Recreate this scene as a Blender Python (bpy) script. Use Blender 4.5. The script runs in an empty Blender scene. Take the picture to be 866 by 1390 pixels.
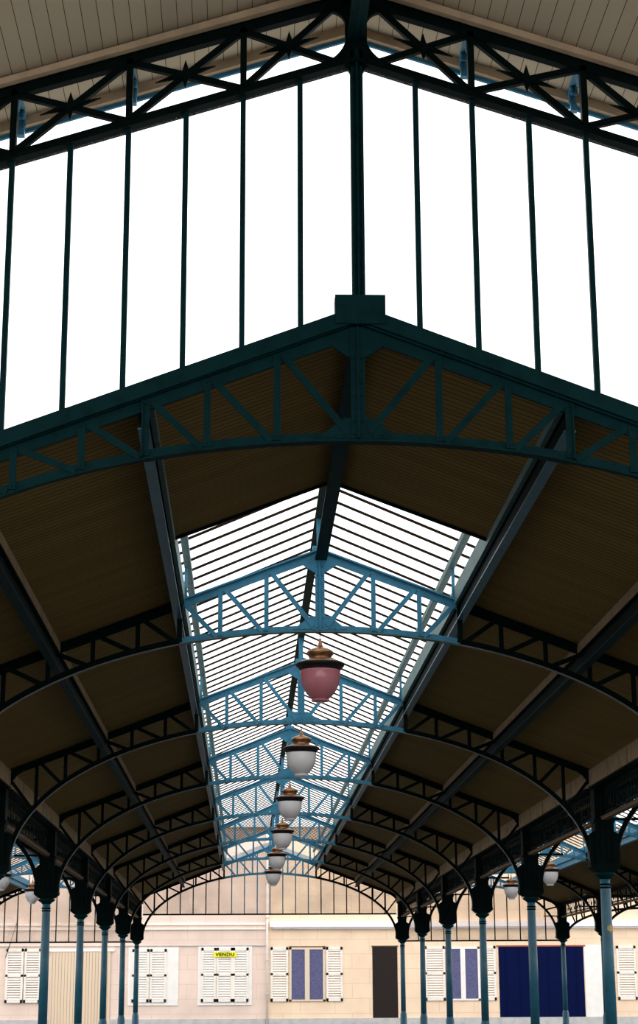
import bpy, math, random
from mathutils import Vector, Matrix
random.seed(4)
SC = bpy.context.scene
COL = SC.collection

# ------------------------------------------------------------------ camera
S = 8.208            # bay length along the hall
Y0 = 22.8065         # distance of the truss that carries the pink lamp
def YK(k): return Y0 + k * S
F = 2519.06; PT, YW, RL = .2699, .0394, -.0051
cy, sy, cp, sp = math.cos(YW), math.sin(YW), math.cos(PT), math.sin(PT)
fw = Vector((sy * cp, cy * cp, sp)); rt = Vector((cy, -sy, 0)); up = rt.cross(fw)
r2 = rt * math.cos(RL) + up * math.sin(RL); u2 = -rt * math.sin(RL) + up * math.cos(RL)
cam = bpy.data.cameras.new('camera'); co = bpy.data.objects.new('camera', cam); COL.objects.link(co)
M3 = Matrix((r2, u2, -fw)).transposed()
co.matrix_world = Matrix.Translation((-.9025, 0, 1.6)) @ M3.to_4x4()
cam.sensor_fit = 'HORIZONTAL'; cam.sensor_width = 36; cam.lens = F / 866 * 36
cam.shift_y = -45 / 866; cam.clip_end = 500
SC.camera = co
# ------------------------------------------------------------------ sky and exposure
w = bpy.data.worlds.new('overcast_sky'); SC.world = w; w.use_nodes = True
wn = w.node_tree.nodes; wl = w.node_tree.links
bg = wn['Background']; bg.inputs['Color'].default_value = (1, 1, 1.0, 1); bg.inputs['Strength'].default_value = 2.3
SC.view_settings.view_transform = 'Standard'; SC.view_settings.look = 'None'
SC.view_settings.gamma = 1; SC.view_settings.use_curve_mapping = False
SC.view_settings.exposure = 0.0

# ------------------------------------------------------------------ materials
def mat(name, col, rough=.6, spec=.4, noise=0, nscale=6, metal=0, stain=None):
    m = bpy.data.materials.new(name); m.use_nodes = True
    N = m.node_tree.nodes; L = m.node_tree.links; b = N['Principled BSDF']
    b.inputs['Roughness'].default_value = rough; b.inputs['Specular IOR Level'].default_value = spec
    b.inputs['Metallic'].default_value = metal
    tc = N.new('ShaderNodeTexCoord'); nz = N.new('ShaderNodeTexNoise')
    nz.inputs['Scale'].default_value = nscale; nz.inputs['Detail'].default_value = 5
    L.new(tc.outputs['Object'], nz.inputs['Vector'])
    mx = N.new('ShaderNodeMix'); mx.data_type = 'RGBA'
    c2 = stain if stain else tuple(c * (1 - noise) for c in col)
    mx.inputs[6].default_value = (*col, 1); mx.inputs[7].default_value = (*c2, 1)
    rp = N.new('ShaderNodeValToRGB'); rp.color_ramp.elements[0].position = .42; rp.color_ramp.elements[1].position = .72
    L.new(nz.outputs['Fac'], rp.inputs['Fac']); 
    mu = N.new('ShaderNodeMath'); mu.operation = 'MULTIPLY'; mu.inputs[1].default_value = 1 if (noise or stain) else 0
    if stain: mu.inputs[1].default_value = noise
    L.new(rp.outputs['Color'], mu.inputs[0]); L.new(mu.outputs[0], mx.inputs[0])
    L.new(mx.outputs[2], b.inputs['Base Color'])
    return m

def planks(name, col, gap, axis, width, rough=.7, seam=.07, var=.18):
    """boards of the given width laid side by side along an axis of the building"""
    m = bpy.data.materials.new(name); m.use_nodes = True
    N = m.node_tree.nodes; L = m.node_tree.links; b = N['Principled BSDF']
    b.inputs['Roughness'].default_value = rough; b.inputs['Specular IOR Level'].default_value = .04
    tc = N.new('ShaderNodeTexCoord'); sx = N.new('ShaderNodeSeparateXYZ'); L.new(tc.outputs['Object'], sx.inputs[0])
    d = N.new('ShaderNodeMath'); d.operation = 'DIVIDE'; d.inputs[1].default_value = width; L.new(sx.outputs[axis], d.inputs[0])
    fr = N.new('ShaderNodeMath'); fr.operation = 'FRACT'; L.new(d.outputs[0], fr.inputs[0])
    fl = N.new('ShaderNodeMath'); fl.operation = 'FLOOR'; L.new(d.outputs[0], fl.inputs[0])
    lt = N.new('ShaderNodeMath'); lt.operation = 'LESS_THAN'; lt.inputs[1].default_value = seam; L.new(fr.outputs[0], lt.inputs[0])
    wn_ = N.new('ShaderNodeTexWhiteNoise'); wn_.noise_dimensions = '1D'; L.new(fl.outputs[0], wn_.inputs['W'])
    nz = N.new('ShaderNodeTexNoise'); nz.inputs['Scale'].default_value = 3; nz.inputs['Detail'].default_value = 6
    mp = N.new('ShaderNodeMapping'); L.new(tc.outputs['Object'], mp.inputs[0]); L.new(mp.outputs[0], nz.inputs['Vector'])
    mp.inputs['Scale'].default_value = (.6, 4, 1) if axis == 1 else (4, .6, 1)
    ad = N.new('ShaderNodeMath'); ad.operation = 'ADD'; L.new(wn_.outputs['Value'], ad.inputs[0]); L.new(nz.outputs['Fac'], ad.inputs[1])
    mr = N.new('ShaderNodeMapRange'); mr.inputs[1].default_value = 0; mr.inputs[2].default_value = 2
    mr.inputs[3].default_value = 1 + var; mr.inputs[4].default_value = 1 - var; L.new(ad.outputs[0], mr.inputs[0])
    vm = N.new('ShaderNodeVectorMath'); vm.operation = 'SCALE'; vm.inputs[0].default_value = col; L.new(mr.outputs[0], vm.inputs['Scale'])
    mx = N.new('ShaderNodeMix'); mx.data_type = 'RGBA'; L.new(lt.outputs[0], mx.inputs[0]); L.new(vm.outputs[0], mx.inputs[6])
    mx.inputs[7].default_value = (*gap, 1); L.new(mx.outputs[2], b.inputs['Base Color'])
    return m

def glass(name, tint, frac, haze, gloss=.04, blotch=0):
    """thin pane: mostly lets light straight through, a little dirt scatters it"""
    m = bpy.data.materials.new(name); m.use_nodes = True
    N = m.node_tree.nodes; L = m.node_tree.links; N.clear()
    o = N.new('ShaderNodeOutputMaterial'); t = N.new('ShaderNodeBsdfTransparent'); t.inputs[0].default_value = (*tint, 1)
    h = N.new('ShaderNodeBsdfTranslucent'); h.inputs[0].default_value = (*haze, 1)
    df = N.new('ShaderNodeBsdfDiffuse'); df.inputs[0].default_value = (*haze, 1)
    g = N.new('ShaderNodeBsdfGlossy'); g.inputs['Roughness'].default_value = .05
    m0 = N.new('ShaderNodeMixShader'); m0.inputs[0].default_value = .5; L.new(h.outputs[0], m0.inputs[1]); L.new(df.outputs[0], m0.inputs[2])
    m1 = N.new('ShaderNodeMixShader'); m1.inputs[0].default_value = frac
    if blotch:
        tc = N.new('ShaderNodeTexCoord'); nz = N.new('ShaderNodeTexNoise'); nz.inputs['Scale'].default_value = .8; nz.inputs['Detail'].default_value = 4
        L.new(tc.outputs['Object'], nz.inputs['Vector']); mr = N.new('ShaderNodeMapRange')
        mr.inputs[1].default_value = .35; mr.inputs[2].default_value = .7; mr.inputs[3].default_value = frac - blotch; mr.inputs[4].default_value = frac + blotch
        L.new(nz.outputs['Fac'], mr.inputs[0]); L.new(mr.outputs[0], m1.inputs[0])
    L.new(t.outputs[0], m1.inputs[1]); L.new(m0.outputs[0], m1.inputs[2])
    m2 = N.new('ShaderNodeMixShader'); m2.inputs[0].default_value = gloss
    L.new(m1.outputs[0], m2.inputs[1]); L.new(g.outputs[0], m2.inputs[2]); L.new(m2.outputs[0], o.inputs[0])
    return m

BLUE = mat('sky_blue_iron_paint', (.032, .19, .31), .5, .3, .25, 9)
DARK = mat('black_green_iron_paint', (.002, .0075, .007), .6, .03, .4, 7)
TEAL = mat('dark_teal_iron_paint', (.002, .024, .027), .55, .05, .35, 7)
GREYG = mat('grey_green_iron_paint', (.08, .16, .16), .5, .2, .35, 6)
FLANGE = mat('lit_grey_flange', (.17, .18, .17), .6, .2, .3, 9)  # lit undersides of the dark ribs, the light put into a paler grey
SHAFT = mat('column_blue_paint', (.02, .125, .19), .4, .5, .3, 5)
BARM = mat('rusty_glazing_bar', (.035, .02, .012), .8, .1, .3, 8)
RIDGE = mat('weathered_ridge_paint', (.03, .045, .03), .7, .2, .4, 8)
WOOD = planks('shade_brown_board_ceiling', (.185, .128, .042), (.062, .04, .010), 1, .112, seam=.16)  # cream boards like the soffit, with the hall's dimness put into the brown
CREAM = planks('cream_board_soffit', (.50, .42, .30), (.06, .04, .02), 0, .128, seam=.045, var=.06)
TAN = mat('tan_timber', (.50, .37, .24), .7, .2, .25, 4)
TAN2 = mat('darker_tan_board', (.30, .215, .13), .8, .05, .3, 4)  # darker copy of the tan timber, for fascia and purlin packing
RAILW = mat('brown_rail_timber', (.13, .08, .04), .7, .2, .3, 6)
CLEAR = glass('clear_roof_glass', (.97, .98, .98), .03, (.9, .9, .9), .03)
DIRTY = glass('dusty_gable_glass', (.92, .89, .86), .16, (.62, .56, .50), .03, .10)
BRONZE = mat('tarnished_copper', (.34, .17, .08), .35, .5, .7, 14, .7)
BLACKM = mat('black_lamp_rim', (.012, .008, .008), .5, .3)
ZINC = mat('grey_zinc', (.52, .51, .50), .6, .4, .2, 3)
def bowl_mat(name, col, tr):
    m = bpy.data.materials.new(name); m.use_nodes = True
    N = m.node_tree.nodes; L = m.node_tree.links; b = N['Principled BSDF']; o = N['Material Output']
    b.inputs['Base Color'].default_value = (*col, 1); b.inputs['Roughness'].default_value = .2; b.inputs['Coat Weight'].default_value = .4
    t = N.new('ShaderNodeBsdfTranslucent'); t.inputs[0].default_value = (*col, 1)
    x = N.new('ShaderNodeMixShader'); x.inputs[0].default_value = tr
    L.new(b.outputs[0], x.inputs[1]); L.new(t.outputs[0], x.inputs[2]); L.new(x.outputs[0], o.inputs[0])
    return m
WHITEB = bowl_mat('milky_glass', (.97, .92, .93), .2)
PINKB = bowl_mat('rose_glass', (.66, .23, .27), .2)

def stone(name, a, b_, sc=1.0, zj=.66, joint=(.70, .52, .38)):
    m = bpy.data.materials.new(name); m.use_nodes = True
    N = m.node_tree.nodes; L = m.node_tree.links; b = N['Principled BSDF']; b.inputs['Roughness'].default_value = .9
    tc = N.new('ShaderNodeTexCoord'); sx = N.new('ShaderNodeSeparateXYZ'); L.new(tc.outputs['Object'], sx.inputs[0])
    nz = N.new('ShaderNodeTexNoise'); nz.inputs['Scale'].default_value = sc; nz.inputs['Detail'].default_value = 7; L.new(tc.outputs['Object'], nz.inputs['Vector'])
    rp = N.new('ShaderNodeMapRange'); rp.inputs[1].default_value = .35; rp.inputs[2].default_value = .7; L.new(nz.outputs['Fac'], rp.inputs[0])
    mx = N.new('ShaderNodeMix'); mx.data_type = 'RGBA'; mx.inputs[6].default_value = (*a, 1); mx.inputs[7].default_value = (*b_, 1); L.new(rp.outputs[0], mx.inputs[0])
    cb = N.new('ShaderNodeCombineXYZ'); L.new(sx.outputs[0], cb.inputs[0]); L.new(sx.outputs[2], cb.inputs[1])
    br = N.new('ShaderNodeTexBrick'); br.inputs['Scale'].default_value = 1; br.inputs['Brick Width'].default_value = 1.6
    br.inputs['Row Height'].default_value = zj; br.inputs['Mortar Size'].default_value = .012; br.inputs['Mortar Smooth'].default_value = .1
    br.offset = .5; L.new(cb.outputs[0], br.inputs['Vector'])
    m2 = N.new('ShaderNodeMix'); m2.data_type = 'RGBA'; L.new(br.outputs['Fac'], m2.inputs[0]); L.new(mx.outputs[2], m2.inputs[6]); m2.inputs[7].default_value = (*joint, 1)
    L.new(m2.outputs[2], b.inputs['Base Color'])
    return m
STONE_R = stone('peach_stone', (.90, .70, .50), (.82, .60, .43))
STONE_L = stone('pinkish_render', (.84, .66, .56), (.72, .56, .48), .7)
WHITEP = mat('white_paint', (.88, .84, .80), .6, .3, .08, 3)
LEDGE = mat('pale_lilac_ledge', (.95, .90, .93), .6, .3)
SHUT = mat('white_shutter_paint', (.86, .80, .72), .6, .3, .1, 3)
CURT = mat('blue_violet_curtain', (.13, .13, .28), .8, .1, .3, 20)
GARB = mat('navy_blue_paint', (.001, .005, .045), .6, .05, .2, 2)
BLACKD = mat('dark_brown_door_paint', (.015, .010, .008), .6, .2)
BEIGE = planks('beige_slats', (.72, .57, .42), (.35, .25, .17), 0, .14, seam=.15, var=.06)
ASPH = mat('dark_asphalt', (.10, .095, .09), .9, .2, .2, 2)
YEL = mat('yellow_sign', (.90, .85, .02), .6, .2)
INK = mat('black_ink', (.01, .02, .01), .6, .2)
PEEL = mat('bare_yellow_primer', (.55, .42, .20), .8, .2, .3, 30)
TILE = mat('pale_roof_slab', (.55, .48, .42), .9, .1, .3, 5)

# ------------------------------------------------------------------ mesh builder
class MB:
    def __init__(s): s.v = []; s.f = []; s.sm = []
    def add(s, v, f, smooth=False):
        n = len(s.v); s.v += [tuple(p) for p in v]; s.f += [tuple(n + i for i in q) for q in f]; s.sm += [smooth] * len(f); return s
    def box(s, x0, x1, y0, y1, z0, z1):
        v = [(x, y, z) for x in (x0, x1) for y in (y0, y1) for z in (z0, z1)]
        return s.add(v, [(0, 1, 3, 2), (4, 6, 7, 5), (0, 4, 5, 1), (2, 3, 7, 6), (0, 2, 6, 4), (1, 5, 7, 3)])
    def prism(s, poly, y0, y1, axis='y'):
        """polygon in XZ pushed along Y (or in YZ pushed along X)"""
        n = len(poly); g = (lambda a, b, c: (a, c, b)) if axis == 'y' else (lambda a, b, c: (c, a, b))
        v = [g(a, b, y0) for a, b in poly] + [g(a, b, y1) for a, b in poly]
        f = [tuple(range(n)), tuple(range(2 * n - 1, n - 1, -1))] + [(i, i + n, (i + 1) % n + n, (i + 1) % n) for i in range(n)]
        return s.add(v, f)
    def bar(s, p, q, w, y0, y1, ext=0):
        """flat bar in the XZ plane from p to q, w wide, y0..y1 deep"""
        dx, dz = q[0] - p[0], q[1] - p[1]; l = math.hypot(dx, dz); ux, uz = dx / l, dz / l; nx, nz = -uz * w / 2, ux * w / 2
        a = (p[0] - ux * ext, p[1] - uz * ext); b = (q[0] + ux * ext, q[1] + uz * ext)
        return s.prism([(a[0] - nx, a[1] - nz), (b[0] - nx, b[1] - nz), (b[0] + nx, b[1] + nz), (a[0] + nx, a[1] + nz)], y0, y1)
    def ribbon(s, pts, d0, d1, y0, y1):
        """strip following a polyline in XZ between two offsets along its normal"""
        n = len(pts); v = []
        for i, (x, z) in enumerate(pts):
            a = pts[max(i - 1, 0)]; b = pts[min(i + 1, n - 1)]
            dx, dz = b[0] - a[0], b[1] - a[1]; l = math.hypot(dx, dz); nx, nz = -dz / l, dx / l
            if nz < -.001 or (abs(nz) < .001 and False): nx, nz = -nx, -nz
            for d, y in ((d0, y0), (d0, y1), (d1, y1), (d1, y0)): v.append((x + nx * d, y, z + nz * d))
        f = [(0, 1, 2, 3), tuple(4 * (n - 1) + i for i in (3, 2, 1, 0))]
        for i in range(n - 1):
            for j in range(4): f.append((4 * i + j, 4 * i + 4 + j, 4 * i + 4 + (j + 1) % 4, 4 * i + (j + 1) % 4))
        return s.add(v, f)
    def lathe(s, prof, c=(0, 0, 0), n=24, smooth=True):
        v = []; f = []
        for r, z in prof:
            for i in range(n):
                a = 2 * math.pi * i / n; v.append((c[0] + r * math.cos(a), c[1] + r * math.sin(a), c[2] + z))
        for j in range(len(prof) - 1):
            for i in range(n): f.append((j * n + i, j * n + (i + 1) % n, (j + 1) * n + (i + 1) % n, (j + 1) * n + i))
        f.append(tuple(range(n))[::-1]); f.append(tuple((len(prof) - 1) * n + i for i in range(n)))
        return s.add(v, f, smooth)
    def tube(s, p, q, r, n=8):
        p = Vector(p); q = Vector(q); d = (q - p).normalized(); a = d.orthogonal().normalized(); b = d.cross(a); v = []
        for c in (p, q):
            for i in range(n):
                t = 2 * math.pi * i / n; v.append(c + a * math.cos(t) * r + b * math.sin(t) * r)
        return s.add(v, [(i, (i + 1) % n, n + (i + 1) % n, n + i) for i in range(n)] + [tuple(range(n))[::-1], tuple(range(n, 2 * n))], True)
    def rivet(s, x, y, z, r=.011, h=.009, sgn=-1):
        v = []; 
        for rr, hh in ((r, 0), (r * .8, h * .7)):
            for i in range(6): t = math.pi * i / 3; v.append((x + rr * math.cos(t), y + sgn * hh, z + rr * math.sin(t)))
        v.append((x, y + sgn * h, z))
        f = [(i, (i + 1) % 6, 6 + (i + 1) % 6, 6 + i) for i in range(6)] + [(6 + i, 6 + (i + 1) % 6, 12) for i in range(6)]
        return s.add(v, f, True)
    def build(s, name, m, parent=None, loc=(0, 0, 0), org=(0, 0, 0)):
        me = bpy.data.meshes.new(name)
        me.from_pydata([(a - org[0], b - org[1], c - org[2]) for a, b, c in s.v], [], s.f)
        me.polygons.foreach_set('use_smooth', s.sm)
        import bmesh
        bm = bmesh.new(); bm.from_mesh(me); bmesh.ops.recalc_face_normals(bm, faces=bm.faces); bm.to_mesh(me); bm.free()
        me.materials.append(m); o = bpy.data.objects.new(name, me); COL.objects.link(o)
        if parent: o.parent = parent
        else: o.location = loc
        return o

def tag(o, label=None, cat=None, group=None, kind=None):
    if label: o['label'] = label
    if cat: o['category'] = cat
    if group: o['group'] = group
    if kind: o['kind'] = kind
    return o
def thing(name, loc, label, cat, group=None):
    o = bpy.data.objects.new(name, None); COL.objects.link(o); o.location = loc; o.empty_display_size = .2
    return tag(o, label, cat, group)
def copy_tree(o, parent=None, loc=None, label=None):
    c = o.copy(); COL.objects.link(c)
    if parent: c.parent = parent
    if loc is not None: c.location = loc
    if label: c['label'] = label
    for ch in list(o.children):
        if not ch.name.startswith('fascia_panel'): copy_tree(ch, c)
    return c
KS = list(range(-1, 7))

# ================================================================== SETTING
def struct(mb, name, m, cat=None):
    o = mb.build(name, m); tag(o, kind='structure'); return o
struct(MB().box(-45, 45, -15, 110, -.1, 0), 'floor', ASPH)
RZ, SL = 7.0, .38
def struct_roof(mb, name, m):
    o = mb.build(name, m); tag(o, kind='structure'); o.data.materials.append(ZINC)
    for p in o.data.polygons:
        if p.normal.z > .5: p.material_index = 1
    return o
def slab(x0, x1, y0, y1, zf, th=.05):
    return MB().prism([(x0, zf(x0)), (x1, zf(x1)), (x1, zf(x1) + th), (x0, zf(x0) + th)], y0, y1)
nz_ = lambda x: RZ + .005 - SL * abs(x)
yA, yB = YK(-1) + .09, YK(6) + .12
for sg in (-1, 1):
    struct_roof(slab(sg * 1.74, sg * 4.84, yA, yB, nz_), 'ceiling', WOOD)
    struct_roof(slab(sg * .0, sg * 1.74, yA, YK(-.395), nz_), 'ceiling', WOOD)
    # side aisles: outer and inner slopes around their own skylight
AX, AR, AS = 8.05, 6.04, .41
def az(cx): return lambda x: AR + .02 - AS * abs(x - cx)
for sg in (-1, 1):
    cx = sg * AX
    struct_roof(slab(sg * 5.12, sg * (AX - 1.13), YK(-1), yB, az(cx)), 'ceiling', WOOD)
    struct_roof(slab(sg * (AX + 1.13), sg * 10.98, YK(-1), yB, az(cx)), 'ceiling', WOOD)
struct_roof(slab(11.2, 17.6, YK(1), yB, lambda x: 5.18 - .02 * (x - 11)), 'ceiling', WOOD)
# high roof of the front hall, running back over the camera
uz = lambda x: 10.15 - .33 * abs(x)
YG = YK(-1)
for sg in (-1, 1):
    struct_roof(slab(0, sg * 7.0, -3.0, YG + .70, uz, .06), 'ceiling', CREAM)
# ================================================================== NEAR GABLE SCREEN
g = thing('gable_screen', (0, YG, 6.98), 'tall dark iron gable window frame with starred lattice girder, above the front truss', 'window')
O = (0, YG, 6.98)
def gb(mb, name, m, par=g): return mb.build(name, m, par, org=O)
CX = .015
W_ = 4.95
sill = lambda x: 6.985 - SL * abs(x)
gb(MB().prism([(CX - W_, sill(W_)), (CX, sill(0)), (CX + W_, sill(W_)), (CX + W_, sill(W_) + .135), (CX, sill(0) + .135), (CX - W_, sill(W_) + .135)], YG - .10, YG + .07), 'sill_rail', TEAL)
gb(MB().box(CX - .205, CX + .215, YG - .12, YG + .08, 6.95, 7.205), 'crown_block', TEAL)
lowc = lambda x: 9.382 - .33 * abs(x)
upc = lambda x: 9.97 - .32 * abs(x)
mb = MB()
for sg in (-1, 1):
    mb.prism([(CX, lowc(0)), (CX + sg * 5, lowc(5)), (CX + sg * 5, lowc(5) + .04), (CX, lowc(0) + .04)], YG - .09, YG + .07)
    mb.prism([(CX, lowc(0) + .04), (CX + sg * 5, lowc(5) + .04), (CX + sg * 5, lowc(5) + .105), (CX, lowc(0) + .105)], YG - .03, YG + .03)
gb(mb, 'lower_chord', DARK)
mb = MB()
for sg in (-1, 1):
    mb.prism([(CX, upc(0)), (CX + sg * 5, upc(5)), (CX + sg * 5, upc(5) + .14), (CX, upc(0) + .16)], YG - .05, YG + .04)
    mb.prism([(CX, upc(0) + .12), (CX + sg * 5, upc(5) + .11), (CX + sg * 5, upc(5) + .14), (CX, upc(0) + .16)], YG - .09, YG + .07)
gb(mb, 'upper_chord', DARK)
mb = MB()
for sg in (-1, 1):
    mb.prism([(CX, 10.06), (CX + sg * 5, 10.06 - 1.62), (CX + sg * 5, 10.06 - 1.57), (CX, 10.13)], YG - .16, YG - .09)
gb(mb, 'moulding', TAN)
# posts, mullions
mb = MB().box(CX - .055, CX + .055, YG - .03, YG + .05, 7.1, 9.6).box(CX - .008, CX + .008, YG - .075, YG - .03, 7.1, 9.5).box(CX - .05, CX - .03, YG - .05, YG - .03, 7.1, 9.5).box(CX + .03, CX + .05, YG - .05, YG - .03, 7.1, 9.5)
for i in range(18):
    for dx in (-.022, .022): mb.rivet(CX + dx, YG - .03, 7.25 + i * .125)
gb(mb, 'centre_post', TEAL)
for n in range(-10, 11):
    if n == 0: continue
    x = CX + .49 * n + (.02 if n > 0 else 0)
    top = lowc(x - CX) + .02; bot = sill(x - CX) + .10
    m_ = MB().box(x - .023, x + .023, YG - .035, YG + .015, bot, top).box(x - .008, x + .008, YG + .015, YG + .05, bot, top)
    gb(m_, 'mullion', TEAL)
    if n % 2 == 0:
        gb(MB().box(x - .028, x + .028, YG - .05, YG + .03, lowc(x - CX) + .1, upc(x - CX) + .05), 'lattice_post', DARK)
for sg in (-1, 1):
    for j in range(5):
        xa = .20 if j == 0 else .98 * j + .03; xb = .98 * (j + 1) - .03 + .02
        xm = (xa + xb) / 2
        X = lambda t: CX + sg * t
        for pa, pb in (((xa, lowc(xa) + .09), (xb, upc(xb) + .02)), ((xa, upc(xa) + .02), (xb, lowc(xb) + .09))):
            gb(MB().bar((X(pa[0]), pa[1]), (X(pb[0]), pb[1]), .058, YG - .035, YG + .015, .02), 'cross_brace', DARK)
        zc = (lowc(xm) + .105 + upc(xm)) / 2
        a, b = .138, .26
        st = [(0, a), (.028, .035), (b, -.33 * b), (.03, -.035), (0, -a), (-.028, -.03), (-b, .33 * b), (-.03, .04)]
        if sg < 0: st = [(-p, q) for p, q in st]
        gb(MB().prism([(X(xm) + p, zc + q) for p, q in st], YG - .055, YG - .035).prism([(X(xm) + p * .6, zc + q * .6) for p, q in st], YG - .07, YG - .05), 'star_rosette', DARK)
# rounded web plates where the post meets the chords
def fillet(cx_, cz, ux, uz_, r, y0, y1, shear=0):
    pts = [(cx_, cz)]
    for i in range(9):
        t = math.pi / 2 * i / 8
        a, b = r - r * math.sin(t), r - r * math.cos(t)
        pts.append((cx_ + ux * a, cz + uz_ * b + shear * ux * a))
    return MB().prism(pts, y0, y1)
mb = MB()
for sg in (-1, 1):
    for q in (fillet(CX + sg * .085, lowc(0) + .075, sg, 1, .20, YG - .03, YG + .02, -.33 * sg), fillet(CX + sg * .05, lowc(0) + .02, sg, -1, .14, YG - .03, YG + .02, -.33 * sg), fillet(CX + sg * .085, upc(0) - .02, sg, -1, .22, YG - .03, YG + .02, -.32 * sg)):
        gb(q, 'gusset_plate', DARK)
mb.box(CX - .095, CX + .095, YG - .05, YG + .03, lowc(0) - .03, upc(0) + .1)
gb(mb, 'joint_plate', DARK)
# glass
mb = MB()
for n in range(-10, 10):
    x0 = CX + .49 * n; x1 = x0 + .49; z = lambda x, f, o_: f(x - CX) + o_
    mb.prism([(x0, z(x0, sill, .1)), (x1, z(x1, sill, .1)), (x1, z(x1, lowc, .03)), (x0, z(x0, lowc, .03))], YG + .018, YG + .022)
gb(mb, 'glazing', CLEAR)
# ridge beam of the high roof
rb = MB().box(CX - .075, CX + .075, -3, YG - .06, 9.60, 9.62).box(CX - .05, CX + .05, -3, YG - .06, 9.62, 9.98).box(CX - .012, CX + .012, -3, YG - .06, 9.575, 9.6)
tag(rb.build('ridge_beam', TEAL, loc=(0, 0, 0)), 'dark riveted ridge beam under the pale board ceiling at the top edge', 'beam')
# eave gutters and scroll brackets beyond the gable
for sg in (-1, 1):
    mb = MB().prism([(CX, 10.05), (CX + sg * 7, 10.05 - 2.31), (CX + sg * 7, 10.05 - 2.31 + .09), (CX, 10.14)], YG + .64, YG + .70)
    o = thing('verge_board', (0, YG + .7, 10), 'timber edge board with blue metal drip strip, %s half of the high roof edge' % ('left' if sg < 0 else 'right'), 'board', 'edge boards of the high roof')
    mb.build('board', TAN, o, org=(0, YG + .7, 10))
    MB().prism([(CX, 10.01), (CX + sg * 7, 10.01 - 2.31), (CX + sg * 7, 10.01 - 2.31 + .06), (CX, 10.07)], YG + .70, YG + .73).build('drip_strip', BLUE, o, org=(0, YG + .7, 10))
def bracket():
    o = thing('eave_bracket', (0, 0, 0), '', 'bracket', 'scroll brackets under the high roof edge')
    arm = [(.0, -.01), (.62, -.01), (.62, -.04), (.38, -.055), (.16, -.10), (.05, -.24), (0, -.24)]
    MB().prism(arm, -.022, .022, 'x').build('bracket_plate', BLUE, o)
    mb = MB()
    P = [(.41 + .055 * math.sin(t), -.125 + .075 * math.cos(t)) for t in [-1.9 + i * .42 for i in range(12)]]
    P += [(.40, -.225), (.39, -.255)]
    for a, b in zip(P[:-1], P[1:]):
        for dx in (-.016, .016): mb.tube((dx, a[0], a[1]), (dx, b[0], b[1]), .017, 8)
    mb.box(-.032, .032, .365, .435, -.295, -.25)
    mb.box(-.02, .02, .37, .45, -.06, -.03)
    mb.build('scroll', BLUE, o)
    return o
br = bracket()
names = {-3: 'outer left', -2: 'inner left', -1: 'left of centre', 1: 'right of centre', 2: 'inner right', 3: 'outer right'}
first = True
for n, lab in ((-6, 'blue scroll bracket under the roof edge, far left of the gable'), (-4, 'blue scroll bracket under the roof edge, second from the left'),
               (2, 'blue scroll bracket under the roof edge, first one right of the centre post'), (4, 'blue scroll bracket under the roof edge, far right of the gable')):
    x = CX + .49 * n + .02 * (n > 0)
    o = br if first else copy_tree(br, label=lab)
    o['label'] = lab; o.location = (x, YG + .06, uz(x)); first = False

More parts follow.
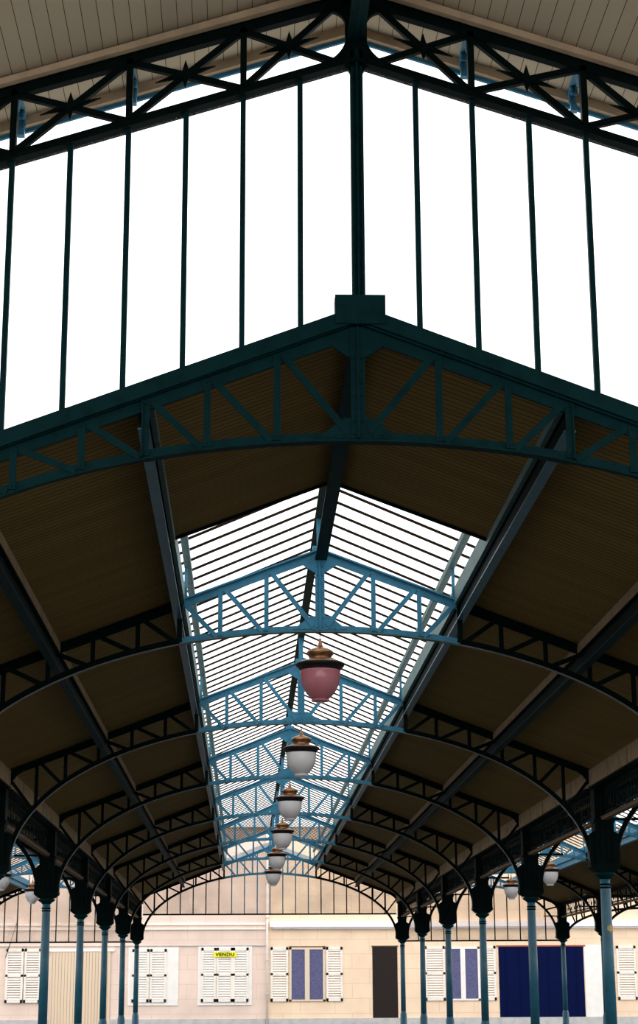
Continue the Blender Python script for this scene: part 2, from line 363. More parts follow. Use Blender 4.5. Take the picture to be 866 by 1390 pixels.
# ================================================================== ROOF TRUSSES
VX = [.67, 1.245, 1.745, 2.265, 2.815, 3.36, 3.9, 4.37]
def arch_z(x, a=4.76, b=2.33, z0=3.6):
    t = min(1, abs(x) / a); return z0 + b * math.sqrt(max(0, 1 - t * t))
def arch_pts(x0, x1, a, b, z0=3.6, n=24):
    # even steps in angle so the foot stays smooth
    t0 = math.asin(max(-1, min(1, x0 / a))); t1 = math.asin(max(-1, min(1, x1 / a)))
    return [(a * math.sin(t0 + (t1 - t0) * i / n), z0 + b * math.cos(t0 + (t1 - t0) * i / n)) for i in range(n + 1)]
def make_truss(name, a, b, rz, sl, vx, split, wall, mc, ms, king=True, ext=None):
    """arched lattice truss; mc paint between the split points, ms outside them"""
    T = thing(name, (0, 0, 0), '', 'roof truss')
    Og = (0, 0, rz - 1); B = lambda m_, n_, mt: m_.build(n_, mt, T, org=Og)
    top = lambda x: rz - sl * abs(x); az_ = lambda x: arch_z(x, a, b)
    # lower chord and the two side ribs
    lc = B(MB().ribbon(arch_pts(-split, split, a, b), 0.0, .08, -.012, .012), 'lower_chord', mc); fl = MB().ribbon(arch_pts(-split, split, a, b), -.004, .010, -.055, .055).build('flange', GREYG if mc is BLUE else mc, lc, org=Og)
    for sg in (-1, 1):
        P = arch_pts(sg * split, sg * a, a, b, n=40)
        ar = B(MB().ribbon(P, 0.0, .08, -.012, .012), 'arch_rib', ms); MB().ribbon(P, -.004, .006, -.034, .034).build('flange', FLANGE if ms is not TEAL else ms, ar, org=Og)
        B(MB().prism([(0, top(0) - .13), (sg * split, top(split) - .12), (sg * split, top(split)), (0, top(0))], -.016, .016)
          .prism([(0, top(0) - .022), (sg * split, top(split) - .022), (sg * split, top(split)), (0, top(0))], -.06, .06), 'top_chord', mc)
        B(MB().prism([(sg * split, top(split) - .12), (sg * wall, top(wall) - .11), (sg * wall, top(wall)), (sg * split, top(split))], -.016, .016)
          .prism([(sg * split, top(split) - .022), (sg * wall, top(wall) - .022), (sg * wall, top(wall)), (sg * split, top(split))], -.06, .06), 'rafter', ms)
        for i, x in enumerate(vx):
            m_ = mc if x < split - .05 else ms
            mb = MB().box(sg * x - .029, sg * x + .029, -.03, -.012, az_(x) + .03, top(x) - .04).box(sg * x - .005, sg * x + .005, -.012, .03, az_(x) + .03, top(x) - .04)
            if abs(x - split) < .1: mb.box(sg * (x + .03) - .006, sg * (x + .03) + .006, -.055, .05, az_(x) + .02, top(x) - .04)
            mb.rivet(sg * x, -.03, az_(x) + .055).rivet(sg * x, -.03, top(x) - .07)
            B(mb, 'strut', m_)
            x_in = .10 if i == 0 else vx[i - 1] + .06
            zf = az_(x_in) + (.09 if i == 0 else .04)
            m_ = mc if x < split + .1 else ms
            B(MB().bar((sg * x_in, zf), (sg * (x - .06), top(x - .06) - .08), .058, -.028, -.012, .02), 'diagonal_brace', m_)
        # curved corner stay by the column
        xl = vx[-1]
        e = (sg * (wall - .03), top(wall) - .16)
        B(MB().bar((sg * (xl + .05), az_(xl + .05) + .05), e, .055, -.028, -.012, .03)
          .prism([(sg * wall, top(wall) - .02), (sg * (wall - .26), top(wall - .26) - .10), (sg * (wall - .13), top(wall) - .09), (sg * (wall - .08), top(wall) - .16), (sg * (wall), top(wall) - .30)], -.014, .014), 'corner_stay', ms)
    if king:
        kp = (MB().box(-.06, .06, -.03, -.012, az_(0) + .02, rz - .02).box(-.008, .008, -.06, -.03, az_(0) + .02, rz - .02).box(-.045, .045, .012, .03, az_(0), rz - .02))
        B(MB().prism([(-.34, az_(0) + .03), (.34, az_(0) + .03), (.12, az_(0) + .20), (-.12, az_(0) + .20)], -.02, .012).rivet(-.26, -.02, az_(0) + .05).rivet(-.19, -.02, az_(0) + .05).rivet(-.12, -.02, az_(0) + .05).rivet(.12, -.02, az_(0) + .05).rivet(.19, -.02, az_(0) + .05).rivet(.26, -.02, az_(0) + .05), 'gusset_plate', mc)
        B(MB().prism([(-.24, top(.24) - .10), (0, rz - .02), (.24, top(.24) - .10), (.08, rz - .30), (-.08, rz - .30)], -.02, .012), 'gusset_plate', mc)
        mb = kp; z = az_(0) + .06
        while z < rz - .1:
            mb.rivet(-.035, -.03, z).rivet(.035, -.03, z); z += .11
        B(mb, 'king_post', mc)
    if ext:
        zr, ze, xe = ext
        B(MB().box(-.035, .035, -.03, .03, rz - .01, zr).box(-.09, .09, -.05, .05, rz - .02, rz + .03), 'ridge_prop', mc)
        for sg in (-1, 1):
            B(MB().box(sg * xe - .018, sg * xe + .018, -.03, .03, top(xe) - .01, ze).box(sg * xe - .05, sg * xe + .03, -.05, .05, top(xe) - .01, top(xe) + .025), 'eave_prop', mc)
    return T
ORD = {-1: 'dark green arched roof truss directly under the big gable window, nearest of the row',
       0: 'arched truss with sky blue middle carrying the pink lamp',
       1: 'arched truss with blue middle carrying the first white lamp behind the pink one',
       2: 'arched truss with blue middle carrying the third lamp of the row',
       3: 'arched truss with blue middle carrying the fourth lamp of the row',
       4: 'arched truss with blue middle carrying the fifth lamp of the row',
       5: 'arched truss with blue middle carrying the last and smallest lamp',
       6: 'arched truss standing in the far glazed gable, behind all hanging lamps'}
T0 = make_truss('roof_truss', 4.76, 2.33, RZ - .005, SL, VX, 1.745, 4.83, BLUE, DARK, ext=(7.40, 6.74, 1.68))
T0['group'] = 'arched trusses over the main hall'
for k in KS:
    if k == -1:
        t = make_truss('roof_truss', 4.76, 2.33, RZ - .03, SL, VX, 1.745, 4.83, TEAL, TEAL); t['group'] = 'arched trusses over the main hall'
    else: t = T0 if k == 0 else copy_tree(T0)
    t.location = (0, YK(k), RZ - .005 - 1); t['label'] = ORD[k]
TRUSS_Z = RZ - 1.005
# side aisle trusses
AVX = [.38, .74, 1.12, 1.55, 1.98, 2.38]
TA = make_truss('aisle_truss', 2.815, 1.85, AR, AS, AVX, 1.12, 2.9, BLUE, DARK, ext=(AR + .38, AR - .12, 1.05))
TA['group'] = 'small trusses over the side aisles'
# tie to the column at rail level
for sg in (-1, 1):
    MB().box(min(sg * 2.35, sg * 2.9), max(sg * 2.35, sg * 2.9), -.03, .03, 4.33, 4.37).build('tie_bar', DARK, TA, org=(0, 0, AR - 1))
nth = ['front', 'first', 'second', 'third', 'fourth', 'fifth', 'sixth', 'last']
ONAME = {0: 'nearest', 1: 'second', 2: 'third', 3: 'fourth', 4: 'fifth', 5: 'sixth', 6: 'seventh'}
fst = True
for sg in (-1, 1):
    for k in range(1, 7):
        t = TA if fst else copy_tree(TA); fst = False
        t.location = (sg * AX, YK(k), AR - 1)
        sd = 'right' if sg > 0 else 'left'
        t['label'] = ('small arched truss in the far glazed end of the %s side aisle' % sd) if k == 6 else 'small arched aisle truss springing %s from the %s visible %s-hand column' % ('outward', ONAME[k - 1], sd)
TA2 = make_truss('outer_truss', 2.95, 1.0, 5.16, .02, [.5, .98, 1.45, 1.9, 2.3, 2.6], 1.45, 3.0, DARK, DARK, king=False)
for k in (4, 5, 6):
    t = TA2 if k == 4 else copy_tree(TA2); t.location = (14.25, YK(k), 4.16); t['group'] = 'low trusses of the outermost right aisle'
    t['label'] = {4: 'low dark truss at the right edge, nearest of the outermost aisle', 5: 'low dark truss beyond the rightmost column, between the other two', 6: 'low dark truss at the far right, nearest the houses'}[k]

# ================================================================== LONG BEAMS
def long_beam(name, x, y0, y1, polys, label, cat='beam', group=None):
    o = thing(name, (x, y0, polys[0][1][0][1]), label, cat, group)
    for pn, P, m_ in polys: MB().prism(P, y0, y1).build(pn, m_, o, org=(x, y0, polys[0][1][0][1]))
    return o
def R(a, b, c, d): return [(a, c), (b, c), (b, d), (a, d)]
def M(P, sg): return [(sg * a, b) for a, b in P]
yP = YG + .1
for sg in (-1, 1):
    sd = 'right' if sg > 0 else 'left'
    z1 = RZ - SL * 1.74
    long_beam('skylight_purlin', sg * 1.74, yP, YK(6) + .15, [('web', M(R(1.755, 1.775, z1 - .24, z1 - .05), sg), DARK), ('bottom_flange', M(R(1.72, 1.82, z1 - .255, z1 - .24), sg), SHAFT),
        ('curb_board', M(R(1.69, 1.735, z1 - .06, z1 + .16), sg), GREYG), ('top_flange', M(R(1.736, 1.83, z1 - .07, z1 - .05), sg), DARK)],
        'long grey-green iron purlin along the %s edge of the roof opening' % sd, 'purlin', 'purlins of the main roof')
    z2 = RZ - SL * 3.28
    long_beam('purlin', sg * 3.28, yP, YK(6) + .3, [('web', M(R(3.265, 3.285, z2 - .27, z2 - .09), sg), DARK), ('bottom_flange', M(R(3.225, 3.335, z2 - .285, z2 - .27), sg), TEAL),
        ('top_flange', M(R(3.22, 3.34, z2 - .105, z2 - .09), sg), DARK), ('timber_packing', M([(3.215, z2 - .09), (3.345, z2 - .09), (3.345, z2 - .03), (3.215, z2 + .02)], sg), TAN2)],
        'long dark purlin with tan timber edge halfway down the %s ceiling slope' % sd, 'purlin', 'purlins of the main roof')
    long_beam('skylight_eave_beam', sg * 1.66, YK(-.39), YK(6) - .2, [('web', M(R(1.615, 1.70, 6.74, 6.82), sg), GREYG)],
        'grey-green beam under the lower ends of the glazing bars, %s of the ridge' % sd, 'beam', 'eave beams of the raised skylight')
long_beam('skylight_ridge_beam', 0, YK(-.39), YK(6) - .2, [('web', R(-.035, .035, 7.40, 7.53), RIDGE), ('bottom_flange', R(-.06, .06, 7.385, 7.40), RIDGE)],
    'thin weathered ridge beam at the very top of the glazed skylight', 'beam')
long_beam('ridge_beam', CX, YG + .1, YK(0) + .05, [('web', R(CX - .015, CX + .015, 6.86, 7.0), TEAL), ('bottom_flange', R(CX - .075, CX + .075, 6.845, 6.86), TEAL), ('side_plate', R(CX - .05, CX + .05, 6.88, 6.98), TEAL)],
    'dark ridge beam running from the front truss to the truss with the pink lamp', 'beam')
mb = MB()
for sg in (-1, 1): mb.prism(M([(0, RZ - .03), (1.74, RZ - .03 - SL * 1.74), (1.74, RZ + .14 - SL * 1.74), (0, RZ + .14)], sg), YK(-.395), YK(-.395) + .04)
tag(mb.build('trimmer_board', DARK, org=(0, YK(-.395), 7), loc=(0, YK(-.395), 7)), 'black trimmer board closing the boarded ceiling where the skylight begins', 'board')

# ================================================================== SKYLIGHTS
GP = lambda x: 7.585 - .43 * abs(x)
def skylight(y0, y1, sg, cx, gp, xe, step, ph, label, grp, bars=True):
    o = thing('skylight', (cx, y0, gp(0)), label, 'skylight', grp); og = (cx, y0, gp(0))
    P = M([(0.0, gp(0)), (xe, gp(xe)), (xe, gp(xe) + .006), (0.0, gp(0) + .006)], sg); P = [(a + cx, b + .0) for a, b in P]
    MB().prism(P, y0, y1).build('glass_sheet', CLEAR, o, org=og)
    y = y0 + ph; pro = None
    while y < y1:
        if pro is None:
            P = M([(0.0, gp(0) - .034), (xe, gp(xe) - .034), (xe, gp(xe)), (0.0, gp(0))], sg)
            Q = M([(0.0, gp(0) - .012), (xe, gp(xe) - .012), (xe, gp(xe)), (0.0, gp(0))], sg)
            pro = MB().prism(P, -.005, .005).prism(Q, -.017, .017).build('glazing_bar', BARM, o, org=(0, 0, gp(0))); b = pro
        else: b = pro.copy(); COL.objects.link(b); b.parent = o
        b.location = (0, y - y0, 0); y += step
    return o
STEP = .0695 * S
y = YK(-.395); ybar = YK(-.265)
edges = [YK(-.395)] + [YK(k) for k in range(0, 6)] + [YK(5.97)]
while ybar > y: ybar -= STEP
ybar += STEP
BAYN = ['between the boarded ceiling and the pink lamp truss', 'between the pink lamp and the first white lamp', 'between the second and third lamps', 'between the third and fourth lamps', 'between the fourth and fifth lamps', 'between the fifth and last lamps', 'beyond the last lamp']
for i in range(7):
    a, b = edges[i], edges[i + 1]
    while ybar < a: ybar += STEP
    for sg in (-1, 1):
        skylight(a, b, sg, 0, GP, 2.15, STEP, ybar - a, '%s glazed roof slope, %s' % ('left' if sg < 0 else 'right', BAYN[i]), 'skylight bays over the main hall')
for sg in (-1, 1):
    sd = 'right' if sg > 0 else 'left'
    for s2 in (-1, 1):
        skylight(YK(0), YK(5.97), s2, sg * AX, lambda x: AR + .46 - .45 * abs(x), 1.35, STEP, .2, '%s slope of the glazed strip over the %s side aisle' % ('left' if s2 < 0 else 'right', sd), 'skylights over the side aisles')
        cxx = sg * AX
        z1 = AR - AS * 1.14
        long_beam('aisle_skylight_purlin', cxx + s2 * 1.14, YK(-1), YK(6) + .1, [('web', [(cxx + a, b) for a, b in M(R(1.13, 1.15, z1 - .2, z1 - .02), s2)], BLUE), ('bottom_flange', [(cxx + a, b) for a, b in M(R(1.08, 1.2, z1 - .21, z1 - .195), s2)], BLUE),
            ('curb_board', [(cxx + a, b) for a, b in M(R(1.07, 1.115, z1 - .04, z1 + .16), s2)], BLUE)], 'blue purlin on the %s edge of the %s aisle roof opening' % ('left' if s2 < 0 else 'right', sd), 'purlin', 'purlins of the side aisles')
    long_beam('aisle_ridge_beam', sg * AX, YK(0), YK(6), [('web', [(sg * AX + a, b) for a, b in R(-.035, .035, AR + .36, AR + .44)], BLUE)], 'blue ridge beam under the glazed strip of the %s side aisle' % sd, 'beam')

# ================================================================== COLUMNS
def make_column():
    o = thing('column', (0, 0, 0), '', 'column', 'cast iron columns of the market hall')
    MB().lathe([(.19, 0), (.19, .12), (.15, .16), (.13, .3), (.12, .8), (.105, .84), (.095, .9)]).build('base', SHAFT, o)
    MB().lathe([(.094, .88), (.090, 2.2), (.084, 3.2), (.083, 3.38)]).build('shaft', SHAFT, o)
    MB().lathe([(.084, 3.22), (.094, 3.225), (.094, 3.245), (.084, 3.25)]).lathe([(.084, 3.27), (.094, 3.275), (.094, 3.295), (.084, 3.30)]).build('neck_ring', DARK, o)
    MB().lathe([(.083, 3.37), (.10, 3.385), (.125, 3.41), (.15, 3.42), (.175, 3.445), (.175, 3.47), (.14, 3.48), (.14, 3.50)]).build('capital', TEAL, o)
    mb = MB()
    # flared foot, then the boxed head that takes the arches
    for (h0, z0, h1, z1) in ((.16, 3.49, .248, 3.56), (.25, 3.56, .25, 3.62)):
        v = [(-h0, -min(h0, .17), z0), (h0, -min(h0, .17), z0), (h0, min(h0, .17), z0), (-h0, min(h0, .17), z0), (-h1, -.17, z1), (h1, -.17, z1), (h1, .17, z1), (-h1, .17, z1)]
        mb.add(v, [(0, 1, 2, 3), (4, 5, 6, 7), (0, 1, 5, 4), (1, 2, 6, 5), (2, 3, 7, 6), (3, 0, 4, 7)])
    mb.prism([(-.246, 3.61), (.246, 3.61), (.250, 3.85), (.266, 4.02), (.25, 4.09), (.15, 4.15), (-.15, 4.15), (-.25, 4.09), (-.266, 4.02), (-.250, 3.85)], -.12, .12)
    mb.box(-.155, .155, -.15, .15, 3.61, 5.0)
    mb.build('head_block', DARK, o)
    mb = MB()
    for sgy in (-1, 1):
        for x in (-.14, -.05, .05, .14): mb.box(x - .015, x + .015, sgy * .15 - .018, sgy * .15 + .018, 3.64, 4.98)
    mb.box(-.175, .175, -.17, .17, 4.28, 4.33).box(-.175, .175, -.17, .17, 4.84, 4.90)
    mb.build('pilaster_ribs', DARK, o)
    return o
C0 = make_column(); fst = True
for sg in (-1, 1):
    sd = 'right' if sg > 0 else 'left'
    for k in KS:
        c = C0 if fst else copy_tree(C0); fst = False
        c.location = (sg * 5, YK(k), 0)
        if k < 1: lab = 'iron column carrying the %s truss end on the %s side' % ('front' if k < 0 else 'pink-lamp', sd)
        else: lab = '%s blue iron column of the %s-hand row, counting from the front' % (ONAME[k - 1], sd)
        if sg > 0 and k == 1:
            lab = 'largest blue iron column at right, with a yellow bare patch on its shaft'
            mb = MB(); v = []; n = 10
            for i in range(n):
                a = -1.75 + i * .17; up_ = .055 + .02 * math.sin(i * 2.1); dn = .05 + .025 * math.cos(i * 1.7)
                if i in (0, n - 1): up_ = dn = .015
                for z in (-dn, up_): v.append((.0925 * math.cos(a), .0925 * math.sin(a), 2.58 + z))
            mb.add(v, [(2 * i, 2 * i + 2, 2 * i + 3, 2 * i + 1) for i in range(n - 1)], True).build('bare_patch', PEEL, c)
        c['label'] = lab
for k in (2, 3, 4, 5, 6):
    c = copy_tree(C0); c.location = (11.1, YK(k), 0)
    c['label'] = {6: 'slim iron column beneath the outer corner of the right aisle gable', 5: 'outer aisle column seen just left of the largest right column'}.get(k, 'outer aisle column out of frame to the right, number %s from the back' % {4: 'three', 3: 'four', 2: 'five'}.get(k))
c = copy_tree(C0); c.location = (-11.1, YK(6), 0); c['label'] = 'outer aisle column just beyond the left edge, under the left aisle gable'
for k in (5, 6):
    c = copy_tree(C0); c.location = (17.4, YK(k), 0); c['label'] = 'outermost right column carrying the %s low truss' % ('middle' if k == 5 else 'farthest')

# ================================================================== LATTICE GIRDERS BETWEEN COLUMNS
def make_girder():
    L_ = S - .31; o = thing('lattice_girder', (0, 0, 0), '', 'girder')
    a = .155; 
    MB().box(-.05, .05, a, a + L_, -.02, .02).box(-.065, .065, a, a + L_, .02, .032).build('bottom_rail', RAILW, o)
    MB().box(-.235, .235, a, a + L_, .50, .525).box(-.03, .03, a, a + L_, .45, .50).build('top_rail', DARK, o)
    mb = MB(); n = 34; st = L_ / n
    for i in range(n + 1):
        y = a + st * i
        mb.box(-.007, .007, y - .015, y + .015, .04, .48)
    def yzbar(p, q, w):
        dy, dz = q[0] - p[0], q[1] - p[1]; l = math.hypot(dy, dz); ny, nz = -dz / l * w / 2, dy / l * w / 2
        mb.prism([(p[0] - ny, p[1] - nz), (q[0] - ny, q[1] - nz), (q[0] + ny, q[1] + nz), (p[0] + ny, p[1] + nz)], -.006, .006, 'x')
    for i in range(n):
        y0 = a + st * i; y1 = y0 + st; ym = (y0 + y1) / 2
        for P in ([(y0, .36), (y0 + st * .15, .42), (ym, .45), (y1 - st * .15, .42), (y1, .36)], [(y0, .12), (ym, .08), (y1, .12)]):
            for p, q in zip(P[:-1], P[1:]): yzbar(p, q, .022)
        if i % 3 == 1: yzbar((y0, .16), (y1, .32), .02); yzbar((y0, .32), (y1, .16), .02)
    mb.build('lattice', DARK, o)
    return o
G0 = make_girder(); fst = True
def fascia(o, sg):
    mb = MB(); n = 5; L_ = S - .12
    for i in range(n):
        mb.box(-.02, .02, .06 + L_ * i / n, .06 + L_ * (i + 1) / n - .08, .525, .80)
    k_ = MB().box(sg * .02, sg * .045, .06, .06 + L_, .525, .80)
    f = mb.build('fascia_panel', TAN2, o); f.location = (-sg * .2, 0, 0); k_.build('fascia_backing', DARK, f); return f
FM = {}
for sg in (-1, 1):
    sd = 'right' if sg > 0 else 'left'
    for k in range(-1, 6):
        gq = G0 if fst else copy_tree(G0)
        fst = False
        gq.location = (sg * 5, YK(k), 4.34); gq['group'] = 'lattice girders along the two column rows'
        gq['label'] = 'dark lattice girder of the %s column row, %s' % (sd, 'ahead of the nearest visible column' if k == 0 else 'beside the front truss' if k == -1 else 'between the %s and %s visible columns' % (ONAME[k - 1], ONAME[k]))
        fascia(gq, sg)
for k in range(1, 6):
    gq = copy_tree(G0)
    gq.location = (11.1, YK(k), 4.3); gq['group'] = 'lattice girders of the outer right row'
    gq['label'] = 'lattice girder on the outer row of the right aisle, %s' % {5: 'nearest the houses', 4: 'second from the houses', 3: 'third from the houses', 2: 'fourth from the houses', 1: 'fifth from the houses'}[k]

# ================================================================== FAR GLAZED GABLES
def far_gable(cx, half, zr, rz, sl, label, colm, colc):
    y = YK(6) + .10; o = thing('glazed_gable', (cx, y, zr), label, 'window', 'glazed gables at the far end'); og = (cx, y, zr)
    MB().box(cx - half, cx + half, y - .03, y + .04, zr - .04, zr + .015).build('bottom_rail', DARK, o, org=og)
    n = int(half / .485); mb = MB()
    for i in range(-n, n + 1):
        x = cx + .485 * i
        if abs(x - cx) > half - .1: continue
        MB().box(x - .02, x + .02, y - .02, y + .02, zr, rz - sl * abs(x - cx) - .02).build('mullion', colc if abs(x - cx) < 1.7 * half / 4.8 else colm, o, org=og)
    t = lambda x: rz - sl * abs(x - cx)
    mb = MB().prism([(cx - half, zr), (cx + half, zr), (cx + half, t(cx + half) - .10), (cx, rz - .12), (cx - half, t(cx - half) - .10)], y + .022, y + .026)
    mb.build('glazing', DIRTY, o, org=og)
    return o
far_gable(0, 4.8, 4.47, 6.98, SL, 'wide glazed gable closing the far end of the main hall', DARK, BLUE)
far_gable(-AX, 2.95, 3.47, AR, AS, 'smaller glazed gable at the far end of the left side aisle', DARK, TEAL)
far_gable(AX, 2.95, 3.47, AR, AS, 'smaller glazed gable at the far end of the right side aisle', DARK, TEAL)
mb = MB()
for sg in (-1, 1): mb.prism(M([(0, 7.0), (1.72, 7.0 - SL * 1.72), (1.72, 7.17 - SL * 1.72), (0, 7.17)], sg), YK(6) + .13, YK(6) + .17)
tag(mb.build('flashing_board', ZINC, loc=(0, YK(6), 7), org=(0, YK(6), 7)), 'grey zinc strip along the peak of the far glazed gable', 'board')

# ================================================================== LAMPS
def make_lamp(bm_, chain):
    o = thing('pendant_lamp', (0, 0, 0), '', 'lamp')
    MB().lathe([(.248, -.055), (.25, -.10), (.246, -.17), (.232, -.24), (.205, -.31), (.165, -.37), (.125, -.41), (.10, -.43)], n=40).build('glass_bowl', bm_, o)
    MB().lathe([(.10, -.428), (.112, -.436), (.108, -.458), (.06, -.468), (.0, -.47)], n=32).build('bowl_tip', bm_ if bm_ is WHITEB else PINKB, o)
    MB().lathe([(.253, -.075), (.262, -.06), (.262, -.045), (.290, -.03), (.308, .0), (.302, .012), (.25, .015)], n=40).build('shade_rim', BLACKM, o)
    MB().lathe([(.303, .008), (.26, .032), (.20, .05), (.148, .062), (.138, .075), (.142, .10), (.15, .11), (.168, .13), (.17, .15), (.155, .172), (.12, .192), (.085, .205), (.05, .212), (.04, .235), (.026, .25), (.018, .30), (.012, .325), (.0, .33)], n=40).build('metal_cap', BRONZE, o)
    mb = MB()
    z = .31; i = 0
    while z < chain:
        e = min(.055, chain - z + .01)
        for s2 in (-1, 1):
            d = (.011 * s2, 0) if i % 2 == 0 else (0, .011 * s2)
            mb.tube((d[0], d[1], z), (d[0], d[1], z + e), .0035, 6)
        mb.tube((-.011, 0, z) if i % 2 == 0 else (0, -.011, z), (.011, 0, z) if i % 2 == 0 else (0, .011, z), .0035, 6)
        z += .048; i += 1
    mb.build('chain', BLACKM, o)
    return o
chain = 5.945 - 5.52
LP = make_lamp(PINKB, chain); LP.location = (0, YK(0), 5.52)
tag(LP, 'large pendant lamp with rose pink glass bowl, nearest of the row', 'lamp', 'lamps hanging down the middle of the hall')
LW = None
LL = {1: 'white-bowled pendant lamp directly beyond the pink one, largest of the white ones', 2: 'white-bowled pendant lamp, third in the row from the pink one', 3: 'white-bowled pendant lamp, fourth in the row from the pink one',
      4: 'white-bowled pendant lamp, second to last in the central row', 5: 'white-bowled pendant lamp, last and smallest in the central row'}
for k in range(1, 6):
    if LW is None: LW = make_lamp(WHITEB, chain); o = LW
    else: o = copy_tree(LW)
    o.location = (0, YK(k), 5.52); tag(o, LL[k], 'lamp', 'lamps hanging down the middle of the hall')
for x, k, z, lab in ((AX, 3, 5.05, 'white lamp in the right aisle hidden behind the largest column'), (AX, 4, 5.06, 'white lamp in the right aisle, between the two nearest right columns'), (AX, 5, 5.06, 'white lamp in the right aisle, in front of the glazed gable'),
                  (-AX, 4, 4.96, 'white lamp in the left aisle, at the left edge of the view'), (-AX, 5, 4.96, 'white lamp in the left aisle, just left of a dark column head')):
    o = copy_tree(LW); o.location = (x, YK(k), z); tag(o, lab, 'lamp', 'lamps hanging in the side aisles')

# ================================================================== HOUSES BEHIND
YF = YK(8)
def B(parent, name, m, x0, x1, z0, z1, d0=-.03, d1=0, org=None):
    return MB().box(x0, x1, YF + d0, YF + d1, z0, z1).build(name, m, parent, org=org)
def shutter(par, x0, x1, z0, z1, org, slats=True):
    f = MB(); t = .10
    f.box(x0, x0 + t, YF - .06, YF - .01, z0, z1).box(x1 - t, x1, YF - .06, YF - .01, z0, z1).box(x0, x1, YF - .06, YF - .01, z1 - .13, z1).box(x0, x1, YF - .06, YF - .01, z0, z0 + .13).box(x0, x1, YF - .06, YF - .01, (z0 + z1) / 2 - .05, (z0 + z1) / 2 + .05)
    z = z0 + .14
    while z < z1 - .15:
        f.add([(x0 + t, YF - .05, z), (x1 - t, YF - .05, z), (x1 - t, YF - .02, z + .07), (x0 + t, YF - .02, z + .07)], [(0, 1, 2, 3)]); z += .11
    s_ = f.build('shutter', SHUT, par, org=org)
    return s_
def window(par, x0, x1, z0, z1, org, fm, pane):
    fr = MB().box(x0, x1, YF - .05, YF, z1 - .09, z1).box(x0, x1, YF - .05, YF, z0, z0 + .08).box(x0, x0 + .1, YF - .05, YF, z0, z1).box(x1 - .1, x1, YF - .05, YF, z0, z1)
    xm = (x0 + x1) / 2; fr.box(xm - .11, xm + .11, YF - .06, YF, z0, z1)
    w_ = fr.build('window', fm, par, org=org)
    for a, b in ((x0 + .1, xm - .11), (xm + .11, x1 - .1)):
        p_ = MB().box(a, b, YF - .02, YF - .01, z0 + .08, z1 - .09).build('pane', pane, par, org=org); p_.parent = w_
    return w_
PANE = mat('curtained_pane', (.12, .12, .24), .5, .1, .35, 14)
oR = (8, YF, 0)
hr = thing('house', oR, 'peach stone house with white ledge and blue garage door, behind the right half', 'house', 'houses behind the hall')
MB().box(.10, 30, YF, YF + 5, 0, 9.1).build('wall', STONE_R, hr, org=oR)
MB().box(.2, 30, YF - .22, YF, 4.51, 4.77).box(.35, 30, YF - .10, YF, 4.44, 4.51).build('ledge', LEDGE, hr, org=oR)
mb = MB()
for x in (1.2, 2.6, 3.1, 5.9, 7.3, 8.0, 9.1, 12.2, 13.4, 16): mb.tube((x, YF - .15, 4.42), (x, YF - .15, 4.46), .02)
mb.tube((.3, YF - .15, 4.43), (30, YF - .15, 4.40), .018).build('ledge_pipe', ZINC, hr, org=oR)
B(hr, 'plinth', ZINC, .1, 30, 0, .45, -.05, 0, oR)
shutter(hr, .24, 1.05, 1.2, 3.62, oR); shutter(hr, 2.80, 3.56, 1.2, 3.62, oR)
window(hr, 1.10, 2.75, 1.2, 3.60, oR, mat('brown_white_window_frame', (.70, .58, .44), .6), PANE)
B(hr, 'lintel', RAILW, 1.08, 2.78, 3.60, 3.66, -.04, 0, oR)
d = B(hr, 'door', BLACKD, 4.94, 6.10, 0, 3.62, -.02, 0, oR)
B(hr, 'door_lintel', RAILW, 4.90, 6.14, 3.62, 3.67, -.05, 0, oR)
shutter(hr, 7.36, 8.30, 1.2, 3.64, oR); shutter(hr, 10.0, 10.66, 1.2, 3.64, oR)
window(hr, 8.34, 9.92, 1.2, 3.6, oR, WHITEP, PANE)
g_ = MB().box(10.80, 14.76, YF - .02, YF, 0, 3.60)
for i in range(6): g_.box(10.80 + .66 * i + .3, 10.80 + .66 * i + .33, YF - .04, YF - .02, 0, 3.6)
g_.build('garage_door', GARB, hr, org=oR)
B(hr, 'garage_lintel', mat('reddish_timber', (.35, .10, .06), .7), 10.7, 14.86, 3.60, 3.66, -.05, 0, oR)
B(hr, 'pale_stone_pier', WHITEP, 14.80, 16.2, 0, 3.66, -.03, 0, oR)
shutter(hr, 16.3, 17.2, 1.2, 3.62, oR)
oL = (-6, YF, 0)
hl = thing('house', oL, 'pinkish rendered house with the VENDU board, behind the left half', 'house', 'houses behind the hall')
MB().box(-30, .09, YF + .05, YF + 5, 0, 9.1).build('wall', STONE_L, hl, org=oL)
MB().box(-30, 0, YF - .02, YF + .05, 4.62, 4.70).box(-30, 0, YF - .05, YF + .05, 4.42, 4.46).build('ledge', WHITEP, hl, org=oL)
MB().box(-30, 0, YF + .0, YF + .05, 3.68, 3.72).build('string_course', ZINC, hl, org=oL)
MB().box(-30, .0, YF + .0, YF + .05, 0, .45).build('plinth', ZINC, hl, org=oL)
shutter(hl, -2.25 - .0, -1.5, 1.2, 3.60, oL); shutter(hl, -1.5, -.78, 1.2, 3.60, oL); shutter(hl, -2.95, -2.27, 1.2, 3.6, oL)
B(hl, 'window_surround', WHITEP, -3.1, -.62, 1.05, 3.66, .0, .05, oL)
shutter(hl, -6.12, -5.35, 1.2, 3.56, oL); shutter(hl, -5.30, -4.55, 1.2, 3.56, oL)
B(hl, 'window_surround', WHITEP, -6.3, -4.0, 1.05, 3.62, .0, .05, oL)
B(hl, 'garage_door', BEIGE, -9.85, -7.12, 0, 3.46, -.01, .05, oL)
B(hl, 'garage_lintel', WHITEP, -10.0, -6.95, 3.46, 3.56, -.03, .05, oL)
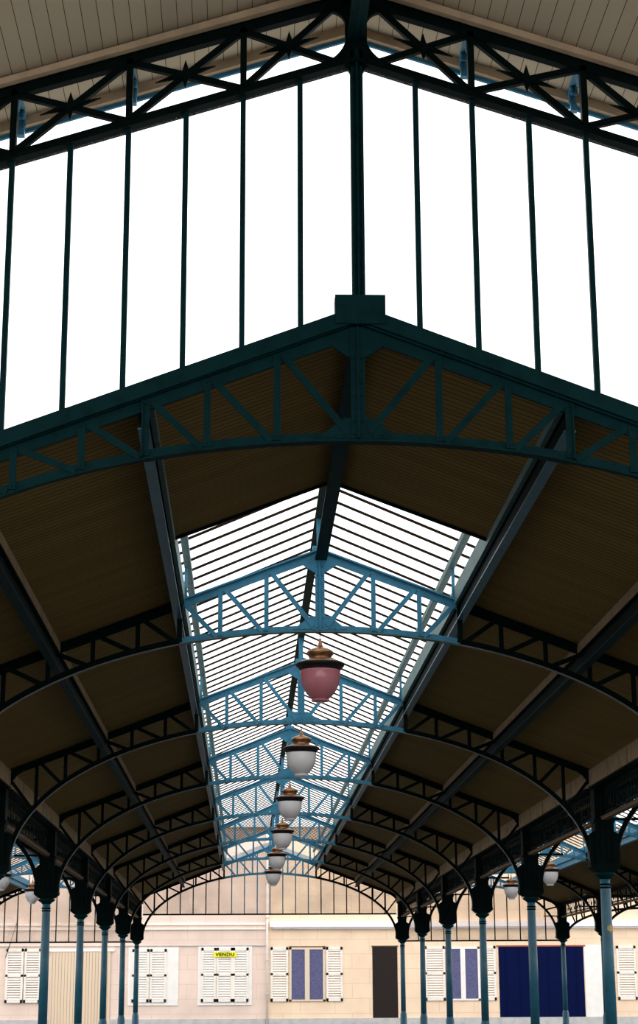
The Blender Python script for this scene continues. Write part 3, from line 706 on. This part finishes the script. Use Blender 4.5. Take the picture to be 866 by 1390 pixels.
shutter(hl, -11.9, -11.1, 1.2, 3.6, oL); shutter(hl, -11.05, -10.3, 1.2, 3.6, oL)
for h, o_, x0, x1 in ((hr, oR, .1, 30), (hl, oL, -30, .09)):
    MB().prism([(YF - .1, 9.08), (YF + 2.5, 9.2), (YF + 5.1, 9.08)], x0, x1, 'x').build('roof', TILE, h, org=o_)
dp = thing('downpipe', (.08, YF - .1, 0), 'white downpipe running down the joint between the two houses', 'pipe')
MB().tube((.08, YF - .09, 0), (.08, YF - .09, 8.9), .055, 12).build('pipe', WHITEP, dp, org=(.08, YF - .1, 0))
mb = MB()
for z in (1.5, 3.0, 4.9, 6.5): mb.box(.01, .15, YF - .15, YF + .05, z, z + .05)
mb.build('pipe_clips', ZINC, dp, org=(.08, YF - .1, 0))
tag(MB().tube((-11.9, YF - .25, 3.2), (-11.45, YF - .2, 4.75), .018, 8).tube((-11.82, YF - .24, 3.45), (-11.82, YF + .06, 3.45), .012, 6).tube((-11.55, YF - .21, 4.40), (-11.55, YF + .06, 4.40), .012, 6).build('metal_rod', BLACKM), 'thin leaning rod against the pinkish house at the far left', 'rod')
sg_ = thing('sale_sign', (-1.86, YF - .1, 3.2), 'yellow VENDU sign with black letters on the white shutters', 'sign')
MB().box(-2.40, -1.33, YF - .10, YF - .07, 3.19, 3.40).build('board', YEL, sg_, org=(-1.86, YF - .1, 3.2))
cu = bpy.data.curves.new('lettering', 'FONT'); cu.body = 'VENDU'; cu.size = .205; cu.align_x = 'CENTER'; cu.align_y = 'CENTER'; cu.extrude = .006; cu.offset = .006; cu.space_character = 1.12
tmp = bpy.data.objects.new('tmp', cu); COL.objects.link(tmp)
bpy.context.view_layer.update()
me = bpy.data.meshes.new_from_object(tmp.evaluated_get(bpy.context.evaluated_depsgraph_get()))
bpy.data.objects.remove(tmp)
me.materials.clear(); me.materials.append(INK)
lt = bpy.data.objects.new('lettering', me); COL.objects.link(lt); lt.parent = sg_; lt.location = (-.005, -.01, .095); lt.rotation_euler = (math.pi / 2, 0, 0); lt.scale = (1.18, 1, 1)
